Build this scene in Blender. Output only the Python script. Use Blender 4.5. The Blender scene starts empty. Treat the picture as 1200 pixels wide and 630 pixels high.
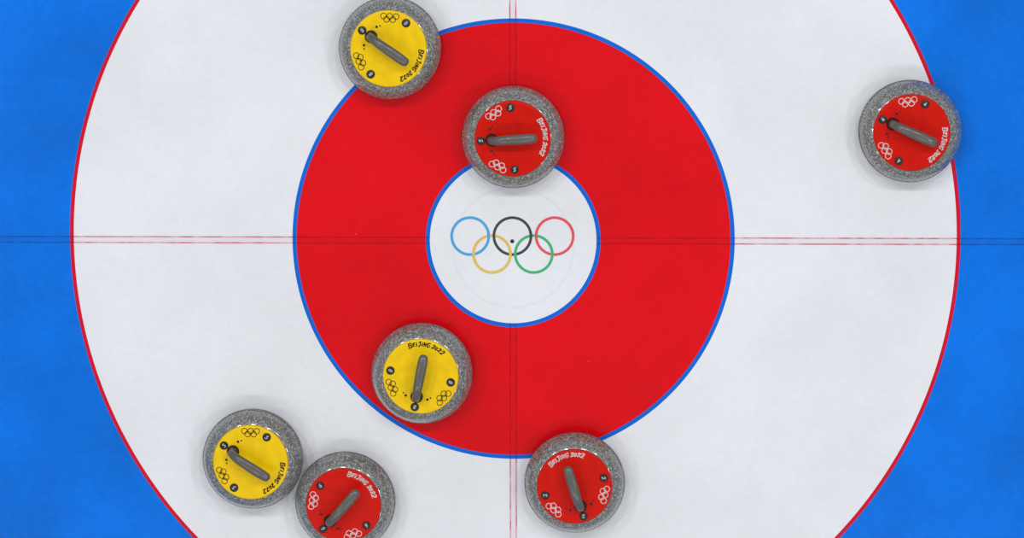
import bpy, bmesh, math
from mathutils import Vector, Matrix
C = bpy.context.scene.collection
SC = bpy.context.scene
SC.view_settings.view_transform = 'Standard'
SC.view_settings.look = 'None'
PI = math.pi

# ------------------------------------------------------------------ camera
D = 8.0
FPX = 3416.0
A = Vector((-0.003, -0.0786, 0.0))
b = Vector((0.033, 0.115, 0.0)); b.z = math.sqrt(1 - b.x**2 - b.y**2)
r = Vector((0, 1, 0)).cross(b).normalized()
u = b.cross(r)
roll = math.radians(-0.07)
r2 = r*math.cos(roll) + u*math.sin(roll)
u2 = b.cross(r2)
cam_d = bpy.data.cameras.new('camera')
cam_d.sensor_width = 36; cam_d.lens = FPX*36/1200
cam_d.clip_end = 200
cam = bpy.data.objects.new('camera', cam_d); C.objects.link(cam)
loc = A + b*D
cam.matrix_world = Matrix(((r2.x, u2.x, b.x, loc.x), (r2.y, u2.y, b.y, loc.y), (r2.z, u2.z, b.z, loc.z), (0, 0, 0, 1)))
SC.camera = cam

def at(px, py, z):
    """place on the plane of height z seen at a photo pixel"""
    d = r2*((px-600)/FPX) + u2*(-(py-315)/FPX) - b
    t = (z - loc.z)/d.z
    return loc + d*t

# ------------------------------------------------------------------ materials
def lin(c):
    return tuple(((v/255)/12.92 if v/255 <= .04045 else ((v/255+.055)/1.055)**2.4) for v in c) + (1,)

class NT:
    def __init__(s, name):
        s.m = bpy.data.materials.new(name); s.m.use_nodes = True
        s.t = s.m.node_tree; s.b = s.t.nodes['Principled BSDF']
    def n(s, typ, **kw):
        nd = s.t.nodes.new(typ)
        for k, v in kw.items(): setattr(nd, k, v)
        return nd
    def l(s, a, c): s.t.links.new(a, c)
    def math(s, op, a, c=None, cl=False):
        nd = s.n('ShaderNodeMath', operation=op); nd.use_clamp = cl
        for i, v in enumerate((a, c)):
            if v is None: continue
            if isinstance(v, (int, float)): nd.inputs[i].default_value = v
            else: s.l(v, nd.inputs[i])
        return nd.outputs[0]
    def ramp(s, v, lo, hi, a, c, smooth=True):
        nd = s.n('ShaderNodeMapRange', interpolation_type='SMOOTHSTEP' if smooth else 'LINEAR')
        s.l(v, nd.inputs[0])
        for i, q in zip((1, 2, 3, 4), (lo, hi, a, c)): nd.inputs[i].default_value = q
        return nd.outputs[0]
    def mix(s, fac, a, c, mode='MIX'):
        nd = s.n('ShaderNodeMix', data_type='RGBA', blend_type=mode)
        for i, v in ((0, fac), (6, a), (7, c)):
            if isinstance(v, (int, float, tuple)): nd.inputs[i].default_value = v
            else: s.l(v, nd.inputs[i])
        return nd.outputs[2]
    def noise(s, co, scale, detail=3, rough=.5):
        nd = s.n('ShaderNodeTexNoise'); nd.inputs['Scale'].default_value = scale
        nd.inputs['Detail'].default_value = detail; nd.inputs['Roughness'].default_value = rough
        s.l(co, nd.inputs['Vector']); return nd.outputs['Fac']

LW, LR, LB = (202, 50, 84), (166, 8, 26), (24, 70, 164)
def ice(name, col, line=None, scuff=.5, mottle=.05, arc=False):
    k = NT(name)
    co = k.n('ShaderNodeTexCoord').outputs['Object']
    c = lin(col)
    n1 = k.noise(co, 2.2, 5, .6)
    f = k.ramp(n1, .3, .7, 1-mottle, 1+mottle)
    n2 = k.noise(co, 45, 4, .7)
    f2 = k.ramp(n2, .3, .7, 1-mottle*.4, 1+mottle*.4)
    ff = k.math('MULTIPLY', f, f2)
    cc = k.n('ShaderNodeCombineColor')
    for i in range(3): k.l(ff, cc.inputs[i])
    base = k.mix(1.0, c, cc.outputs[0], 'MULTIPLY')
    sep = k.n('ShaderNodeSeparateXYZ'); k.l(co, sep.inputs[0])
    if line:
        masks = []; fills = []
        for ax in (0, 1):
            a = k.math('ABSOLUTE', sep.outputs[ax])
            dd = k.math('ABSOLUTE', k.math('SUBTRACT', a, .0082))
            masks.append(k.ramp(dd, .0002, .0032, 1, 0))
            fills.append(k.ramp(a, .0070, .0085, 1, 0))
        msk = k.math('MAXIMUM', *masks); fil = k.math('MAXIMUM', *fills)
        wob = k.ramp(k.noise(co, 25, 3), .3, .65, .45, .95)
        base = k.mix(k.math('MULTIPLY', fil, .14), base, (.85, .35, .42, 1), 'MULTIPLY')
        base = k.mix(k.math('MULTIPLY', msk, wob), base, lin(line))
    if arc:
        v = k.n('ShaderNodeVectorMath', operation='DISTANCE'); k.l(co, v.inputs[0]); v.inputs[1].default_value = (0, -.02, 0)
        dd = k.math('ABSOLUTE', k.math('SUBTRACT', v.outputs['Value'], .165))
        base = k.mix(k.math('MULTIPLY', k.ramp(dd, .001, .005, 1, 0), .22), base, (.75, .76, .8, 1), 'MULTIPLY')
    if scuff:
        vo = k.n('ShaderNodeTexVoronoi'); vo.inputs['Scale'].default_value = 14; k.l(co, vo.inputs['Vector'])
        sp = k.ramp(vo.outputs['Distance'], .015, .05, 1, 0)
        sc = k.n('ShaderNodeSeparateColor'); k.l(vo.outputs['Color'], sc.inputs[0])
        gate = k.ramp(sc.outputs[0], .80, .9, 0, 1)
        base = k.mix(k.math('MULTIPLY', k.math('MULTIPLY', sp, gate), scuff), base, (.8, .5, .5, 1))
    k.l(base, k.b.inputs['Base Color'])
    k.b.inputs['Roughness'].default_value = .16
    k.b.inputs['Specular IOR Level'].default_value = .24
    bp = k.n('ShaderNodeBump'); bp.inputs['Strength'].default_value = .10; bp.inputs['Distance'].default_value = .002
    k.l(k.noise(co, 110, 2), bp.inputs['Height']); k.l(bp.outputs[0], k.b.inputs['Normal'])
    return k.m

def plastic(name, col, rough=.35, mottle=.05, spec=.4, coat=0):
    k = NT(name); co = k.n('ShaderNodeTexCoord').outputs['Object']
    f = k.ramp(k.noise(co, 40, 4), .3, .7, 1-mottle, 1+mottle)
    cc = k.n('ShaderNodeCombineColor')
    for i in range(3): k.l(f, cc.inputs[i])
    k.l(k.mix(1.0, lin(col), cc.outputs[0], 'MULTIPLY'), k.b.inputs['Base Color'])
    k.b.inputs['Roughness'].default_value = rough
    k.b.inputs['Specular IOR Level'].default_value = spec
    k.b.inputs['Coat Weight'].default_value = coat
    k.b.inputs['Coat Roughness'].default_value = .15
    return k.m

def granite(name, gain, rough, coat):
    k = NT(name); co = k.n('ShaderNodeTexCoord').outputs['Object']
    vo = k.n('ShaderNodeTexVoronoi'); vo.inputs['Scale'].default_value = 560; k.l(co, vo.inputs['Vector'])
    sc = k.n('ShaderNodeSeparateColor'); k.l(vo.outputs['Color'], sc.inputs[0])
    vo2 = k.n('ShaderNodeTexVoronoi'); vo2.inputs['Scale'].default_value = 280; k.l(co, vo2.inputs['Vector'])
    sc2 = k.n('ShaderNodeSeparateColor'); k.l(vo2.outputs['Color'], sc2.inputs[0])
    v = k.math('ADD', k.math('MULTIPLY', sc.outputs[0], .6), k.math('MULTIPLY', sc2.outputs[1], .4))
    cr = k.n('ShaderNodeValToRGB'); k.l(v, cr.inputs[0])
    e = cr.color_ramp.elements
    e[0].position = .12; e[0].color = (.045*gain, .048*gain, .046*gain, 1)
    e[1].position = .93; e[1].color = (.68*gain, .69*gain, .67*gain, 1)
    for p, g in ((.35, .12), (.55, .19), (.75, .30)):
        q = e.new(p); q.color = (g*gain*.985, g*gain*1.0, g*gain*.955, 1)
    k.l(cr.outputs[0], k.b.inputs['Base Color'])
    k.b.inputs['Roughness'].default_value = rough
    k.b.inputs['Coat Weight'].default_value = coat; k.b.inputs['Coat Roughness'].default_value = .06
    return k.m

WHITE = (232, 234, 239)
M = dict(
    white=ice('white_ice', WHITE, LW, scuff=0, mottle=.045),
    button=ice('button_ice', WHITE, None, scuff=0, mottle=.045, arc=True),
    blue=ice('blue_ice', (0, 114, 226), LB, scuff=0, mottle=.13),
    red=ice('red_ice', (224, 6, 20), LR, scuff=.12, mottle=.09),
    redline=ice('red_line_ice', (212, 16, 44), LR, scuff=0),
    blueline=ice('blue_line_ice', (10, 104, 214), LB, scuff=0),
    e_blue=ice('emblem_blue', (78, 168, 222), scuff=0),
    e_black=ice('emblem_black', (70, 72, 78), scuff=0),
    e_red=ice('emblem_red', (232, 88, 98), scuff=0),
    e_yellow=ice('emblem_yellow', (228, 192, 100), scuff=0),
    e_green=ice('emblem_green', (72, 180, 120), scuff=0),
    pin=plastic('pin_black', (25, 25, 28)),
    granite=granite('polished_granite', 1.0, .3, 1.0),
    band=granite('matt_granite', .95, .7, 0),
    yellow=plastic('yellow_plastic', (242, 200, 0), .3, spec=.2),
    redcap=plastic('red_plastic', (206, 20, 4), .3, spec=.12),
    black=plastic('black_plastic', (16, 16, 16), .4),
    whitep=plastic('white_print', (232, 232, 232), .5),
    grip=plastic('grey_rubber', (90, 86, 82), .36, spec=.45, coat=.3),
    collar=plastic('dark_grey_plastic', (34, 32, 31), .4),
)

# ------------------------------------------------------------------ mesh helpers
def mesh(name, verts, faces, m, smooth=False):
    me = bpy.data.meshes.new(name); me.from_pydata([tuple(v) for v in verts], [], faces)
    me.materials.append(m)
    bm = bmesh.new(); bm.from_mesh(me); bmesh.ops.recalc_face_normals(bm, faces=bm.faces); bm.to_mesh(me); bm.free()
    if smooth:
        for p in me.polygons: p.use_smooth = True
    return me
def link(name, me, parent=None, loc=None, rot=0):
    o = bpy.data.objects.new(name, me); C.objects.link(o)
    if parent: o.parent = parent
    if loc: o.location = loc
    o.rotation_euler.z = rot
    return o
def up(me):
    if me.polygons[0].normal.z < 0: me.flip_normals()
    return me
def annulus(name, r0, r1, m, z=0, n=384):
    vs = []; fs = []
    if r0 <= 0:
        vs = [(r1*math.cos(2*PI*i/n), r1*math.sin(2*PI*i/n), z) for i in range(n)]; fs = [list(range(n))]
    else:
        for i in range(n):
            a = 2*PI*i/n; c, s = math.cos(a), math.sin(a)
            vs += [(r0*c, r0*s, z), (r1*c, r1*s, z)]
        for i in range(n):
            j = (i+1) % n; fs.append((2*i, 2*i+1, 2*j+1, 2*j))
    return up(mesh(name, vs, fs, m))
def lathe(name, prof, m, n=96):
    vs = []; fs = []; rings = []
    for (rr, z) in prof:
        if rr < 1e-6: rings.append([len(vs)]); vs.append((0, 0, z))
        else:
            rings.append(list(range(len(vs), len(vs)+n)))
            vs += [(rr*math.cos(2*PI*i/n), rr*math.sin(2*PI*i/n), z) for i in range(n)]
    for A_, B_ in zip(rings, rings[1:]):
        for i in range(n):
            j = (i+1) % n
            if len(A_) == 1: fs.append((A_[0], B_[i], B_[j]))
            elif len(B_) == 1: fs.append((A_[i], A_[j], B_[0]))
            else: fs.append((A_[i], A_[j], B_[j], B_[i]))
    return mesh(name, vs, fs, m, True)

# ------------------------------------------------------------------ the ice
R_OUT = 1.829
n = 384; vs = []; fs = []
for i in range(n):
    a = 2*PI*i/n; c, s = math.cos(a), math.sin(a); q = 12/max(abs(c), abs(s))
    vs += [(R_OUT*c, R_OUT*s, 0), (q*c, q*s, 0)]
for i in range(n):
    j = (i+1) % n; fs.append((2*i, 2*i+1, 2*j+1, 2*j))
floor = link('floor', up(mesh('floor', vs, fs, M['white'])))
floor['kind'] = 'structure'; floor['label'] = 'white curling ice painted with a target of blue, white and red rings'
floor['category'] = 'ice'
def paint(name, me, label):
    o = link(name, me, floor); o['label'] = label; return o
paint('painted_ring', annulus('painted_ring', 1.2210, R_OUT, M['blue']), 'broad blue outer ring')
paint('ring_outline', annulus('ring_outline', 1.2105, 1.2210, M['redline']), 'thin red circle between white and blue')
paint('painted_ring', annulus('painted_ring', .6065, 1.2105, M['white']), 'broad white ring')
paint('ring_outline', annulus('ring_outline', .5950, .6065, M['blueline']), 'thin blue circle around the red ring')
paint('painted_ring', annulus('painted_ring', .2400, .5950, M['red']), 'broad red ring')
paint('ring_outline', annulus('ring_outline', .2285, .2400, M['blueline']), 'thin blue circle around the white centre')
paint('button', annulus('button', 0, .2285, M['button']), 'white centre circle')

# five interlaced rings
def Z0(px, py): return at(px, py, 0)
ER, EW = .0545, .0074
ecent = {}
for nm, px, py in (('blue', 551, 276.5), ('black', 600.5, 276.5), ('red', 650, 276.5), ('yellow', 576.5, 297.5), ('green', 625.5, 297.5)):
    ecent[nm] = Z0(px, py)
upper = ('blue', 'black', 'red')
for nm, c in ecent.items():
    N = 160; vs = []; fs = []
    for i in range(N):
        a = 2*PI*i/N; p = Vector((c.x+math.cos(a)*(ER-EW/2), c.y+math.sin(a)*(ER-EW/2), 0))
        z = .0006
        for on, oc in ecent.items():
            if (on in upper) == (nm in upper): continue
            if abs((p-Vector((oc.x, oc.y, 0))).length-(ER-EW/2)) < EW*1.3:
                mid = (c.y+oc.y)/2
                high = p.y > mid
                z = .0009 if high == (nm in upper) else .0003
        for rr in (ER-EW, ER): vs.append((c.x+rr*math.cos(a), c.y+rr*math.sin(a), z))
    for i in range(N):
        j = (i+1) % N; fs.append((2*i, 2*i+1, 2*j+1, 2*j))
    paint('emblem_ring', up(mesh('emblem_ring', vs, fs, M['e_'+nm])), nm+' ring of the five-ring emblem')
pc = Z0(600.3, 282.5)
pin = link('centre_pin', lathe('centre_pin', [(0, 0), (.0055, 0), (.0055, .001), (.0045, .0015), (0, .0015)], M['pin'], 24), floor, (pc.x, pc.y, 0))

# ------------------------------------------------------------------ stroke lettering
def oval(cx, cy, rx, ry, k=14):
    return [(cx+rx*math.sin(2*PI*i/k), cy+ry*math.cos(2*PI*i/k)) for i in range(k+1)]
G = {
 'B': (.68, [[(0,0),(.03,1),(.5,.98),(.6,.78),(.48,.56),(.02,.5)], [(.45,.52),(.68,.28),(.5,.02),(0,0)]]),
 'E': (.6, [[(.62,1.02),(0,.92),(.03,0),(.6,.05)], [(0,.48),(.52,.56)]]),
 'I': (.2, [[(.1,0),(.12,1)]]),
 'J': (.55, [[(.1,.95),(.6,1.05)], [(.45,1),(.45,.22),(.28,-.05),(.0,.10)]]),
 'N': (.62, [[(0,0),(.05,1),(.55,.02),(.66,1.08)]]),
 'G': (.62, [[(.6,.9),(.36,1),(.05,.75),(.03,.28),(.28,0),(.6,.12),(.62,.46),(.36,.46)]]),
 '2': (.6, [[(.03,.78),(.25,1),(.56,.86),(.5,.55),(0,.02),(.68,.08)]]),
 '0': (.58, [[(.29,.9),(.05,.7),(0,.4),(.1,.1),(.3,0),(.52,.14),(.58,.5),(.5,.8),(.25,.92)]]),
 '3': (.58, [[(.03,.95),(.5,.98),(.25,.6),(.55,.42),(.5,.1),(.25,0),(0,.1)]]),
 '4': (.6, [[(.45,0),(.45,1),(0,.3),(.62,.3)]]),
 '5': (.58, [[(.55,1),(.08,1),(.05,.55),(.4,.6),(.58,.3),(.4,.02),(0,.05)]]),
 '6': (.58, [[(.5,1),(.2,.75),(.03,.35)], oval(.3, .28, .28, .28)]),
 '7': (.58, [[(0,1),(.58,1),(.2,0)]]),
 '8': (.58, [oval(.29, .77, .23, .25), oval(.29, .26, .29, .28)]),
}
def densify(pl, step=.12):
    out = [pl[0]]
    for p, q in zip(pl, pl[1:]):
        k = max(1, int(math.dist(p, q)/step))
        out += [(p[0]+(q[0]-p[0])*i/k, p[1]+(q[1]-p[1])*i/k) for i in range(1, k+1)]
    return out
def strokes(name, polys, w, z, m, brush=0):
    vs = []; fs = []
    for pl in polys:
        L = len(pl)
        ww = [w*(1+brush*(.5-abs(2*i/max(1, L-1)-.75))) for i in range(L)]
        for i in range(L-1):
            p = Vector(pl[i]); q = Vector(pl[i+1]); d = (q-p)
            if d.length < 1e-7: continue
            d.normalize(); nn = Vector((-d.y, d.x))/2
            k = len(vs)
            for v in (p-nn*ww[i], q-nn*ww[i+1], q+nn*ww[i+1], p+nn*ww[i]): vs.append((v.x, v.y, z))
            fs.append((k, k+1, k+2, k+3))
        for j, p in enumerate(pl):
            k = len(vs)
            for i in range(8): vs.append((p[0]+ww[j]/2*math.cos(PI*i/4), p[1]+ww[j]/2*math.sin(PI*i/4), z))
            fs.append(tuple(range(k, k+8)))
    me = bpy.data.meshes.new(name); me.from_pydata(vs, [], fs); me.materials.append(m)
    return me
def line_text(txt, jaunty=False):
    x = 0; polys = []
    sc = {0: 1.12, 1: .82, 2: .95, 3: 1.08, 4: .9, 5: .85, 6: 1.05, 8: .95, 9: .8, 10: .92, 11: 1.1}
    for i, ch in enumerate(txt):
        if ch == ' ': x += .38; continue
        w, pls = G[ch]; k = sc.get(i, 1) if jaunty else 1
        for pl in pls: polys.append([(x+px*k+.22*py, .5+(py-.5)*k) for px, py in densify(pl)])
        x += w*k+.29
    return polys, x-.29
TOP = .1204     # top face of the cap
def lettering(m):
    polys, W = line_text('BEIJING 2022', True); s = .0114; R0 = .0885
    out = []
    for pl in polys:
        q = []
        for x, y in pl:
            a = PI/2-(x-W/2)*s/R0; rr = R0+(y-.5)*s
            q.append((rr*math.cos(a), rr*math.sin(a)))
        out.append(q)
    return strokes('lettering', out, .0029, TOP+.0002, m, .5)
def emblem(m):
    rr = .0077; out = []
    for cx, cy in ((-2.2, .55), (0, .55), (2.2, .55), (-1.1, -.55), (1.1, -.55)):
        out.append([(cx*rr+rr*math.cos(PI*i/12), cy*rr+rr*math.sin(PI*i/12)) for i in range(25)])
    return strokes('ring_emblem', out, .0020, 0, m)
def numeral(ch):
    polys, W = line_text(ch); s = .0095
    return strokes('numeral', [[((x-W/2-.1)*s, (y-.5)*s) for x, y in pl] for pl in polys], .0017, 0, M['whitep'])

# ------------------------------------------------------------------ curling stone
RS = .1380
body_me = lathe('granite_body', [(0, .004), (.052, .004), (.058, .0012), (.0625, 0), (.067, .0012), (.073, .005), (.095, .012), (.115, .023), (.128, .034), (.1340, .043),
    (.1353, .046), (.1353, .076), (.1340, .079), (.1305, .087), (.1255, .096), (.119, .1035), (.111, .110), (.104, .1132), (.100, .114), (.05, .114), (0, .114)], M['granite'])
band_me = lathe('striking_band', [(.1350, .0455), (.1366, .0475), (.1378, .052), (RS, .058), (RS, .064), (.1378, .070), (.1366, .0745), (.1350, .0765)], M['band'])
def cap_me(m):
    return lathe('cap', [(0, .1141), (.1025, .1141), (.1030, .1150), (.1026, .1178), (.1016, .1192), (.0998, .1200), (.098, TOP), (.096, TOP), (.05, TOP), (0, TOP)], m)
dot_me = lathe('sensor_disc', [(0, 0), (.0115, 0), (.0117, .0005), (.0113, .0012), (.0105, .0015), (0, .0015)], M['black'], 40)
led_me = lathe('indicator_light', [(0, 0), (.0036, 0), (.0034, .0007), (.0025, .001), (0, .001)], M['black'], 20)
screw_me = lathe('screw', [(0, 0), (.0022, 0), (.002, .0007), (0, .0008)], M['black'], 16)
def handle():
    path = [(-.0560, .1200, .0140, .0140), (-.0566, .1260, .0118, .0118), (-.0572, .1350, .0104, .0106), (-.0570, .1450, .0102, .0102), (-.0545, .1545, .0106, .0102),
            (-.0480, .1625, .0113, .0100), (-.0385, .1680, .0120, .0100), (-.0250, .1710, .0126, .0100), (-.0080, .1722, .0132, .0100), (.0120, .1722, .0137, .0100),
            (.0320, .1712, .0138, .0098), (.0480, .1698, .0134, .0094), (.0580, .1686, .0124, .0086), (.0635, .1678, .0104, .0072), (.0665, .1673, .0072, .005), (.0678, .1671, .003, .0022)]
    vs = []; fs = []; S = 28
    for i, (y, z, a, bb) in enumerate(path):
        p0 = path[max(0, i-1)]; p1 = path[min(len(path)-1, i+1)]
        t = Vector((0, p1[0]-p0[0], p1[1]-p0[1])).normalized()
        if i == 0: t = Vector((0, 0, 1))
        nn = Vector((1, 0, 0)).cross(t)
        for k in range(S):
            f = 2*PI*k/S; c, s = math.cos(f), math.sin(f)
            cx = math.copysign(abs(c)**.8, c); sx = math.copysign(abs(s)**.8, s)
            vs.append(Vector((0, y, z))+Vector((1, 0, 0))*a*cx+nn*bb*sx)
    for i in range(len(path)-1):
        for k in range(S):
            q = (k+1) % S; fs.append((i*S+k, i*S+q, (i+1)*S+q, (i+1)*S+k))
    fs.append(tuple(range(S))); fs.append(tuple(range((len(path)-1)*S, len(path)*S)))
    return mesh('handle', vs, fs, M['grip'], True)
handle_me = handle()
collar_me = lathe('collar', [(0, 0), (.0170, 0), (.0173, .001), (.0165, .0028), (.0150, .0040), (.0148, .009), (.0125, .012), (0, .0122)], M['collar'], 40)
KIND = {}
for kd, cm, pm in (('yellow', 'yellow', 'black'), ('red', 'redcap', 'whitep')):
    KIND[kd] = dict(cap=cap_me(M[cm]), text=lettering(M[pm]), emb=emblem(M[pm]), led=led_me)
NUM = {c: numeral(c) for c in '2345678'}

def stone(px, py, cw, kind, num, label):
    p = at(px, py, .061)
    t = bpy.data.objects.new('curling_stone', None); C.objects.link(t)
    t.location = (p.x, p.y, 0); t.rotation_euler.z = -math.radians(cw)
    t.empty_display_size = .1
    t['label'] = label; t['category'] = 'curling stone'; t['group'] = 'curling stones lying on the painted target'
    K = KIND[kind]
    link('granite_body', body_me, t); bd = link('striking_band', band_me, t); bd['label'] = 'matt grey band around the widest part'
    cp = link('cap', K['cap'], t); cp['label'] = kind+' plastic cap'
    link('lettering', K['text'], cp)
    for a in (-32, -148):
        f = math.radians(a)
        link('ring_emblem', K['emb'], cp, (.0825*math.cos(f), .0825*math.sin(f), TOP+.0002), f-PI/2)
    for s in (-1, 1):
        link('indicator_light', led_me, cp, (s*.030, -.0590, TOP))
        link('screw', screw_me, cp, (s*.0375, -.0530, TOP))
    for a, ra in ((0, .0835), (180, .0835), (-90, .0855)):
        f = math.radians(a)
        d = link('sensor_disc', dot_me, t, (ra*math.cos(f), ra*math.sin(f), TOP), f-PI/2)
        link('numeral', NUM[num], d, (0, 0, .0017))
    h = link('handle', handle_me, t); h['label'] = 'grey gooseneck grip'
    link('collar', collar_me, h, (0, -.0563, TOP))
    return t
stone(457, 56, 125, 'yellow', '8', 'yellow-capped granite curling stone farthest up, straddling the upper left rim of the red ring')
stone(601.5, 160.5, 86, 'red', '5', 'red-capped granite curling stone on the red ring, overlapping the top edge of the white centre')
stone(1066, 153.5, 114, 'red', '4', 'red-capped granite curling stone standing alone on the thin red circle beside the blue ice')
stone(494.5, 437, 11, 'yellow', '8', 'yellow-capped granite curling stone on the red ring below the white centre')
stone(296.5, 537, 123, 'yellow', '3', 'yellow-capped granite curling stone on white ice touching a red-capped stone')
stone(404.7, 587, 41, 'red', '6', 'red-capped granite curling stone touching a yellow-capped stone on the white ice')
stone(673.5, 565, -17, 'red', '2', 'red-capped granite curling stone beside the vertical centre line, overlapping the bottom of the red ring')

# ------------------------------------------------------------------ light
w = bpy.data.worlds.new('world'); SC.world = w; w.use_nodes = True
bg = w.node_tree.nodes['Background']; bg.inputs[0].default_value = (.93, .96, 1, 1); bg.inputs[1].default_value = .42
def lamp(x, y, z, P, size=.7):
    l = bpy.data.lights.new('arena_light', 'AREA'); l.energy = P; l.shape = 'DISK'; l.size = size; l.color = (1, .99, .98)
    o = bpy.data.objects.new('arena_light', l); C.objects.link(o); o.location = (x, y, z)
    o.rotation_euler = Vector((x, y, z)).to_track_quat('Z', 'Y').to_euler()
for x in (-4.0, -1.4, 1.6, 4.2):
    lamp(x, 3.9, 9, 98)
    lamp(x, -4.2, 9, 44)
lamp(-5, 0, 9, 50); lamp(5.2, -.2, 9, 62)
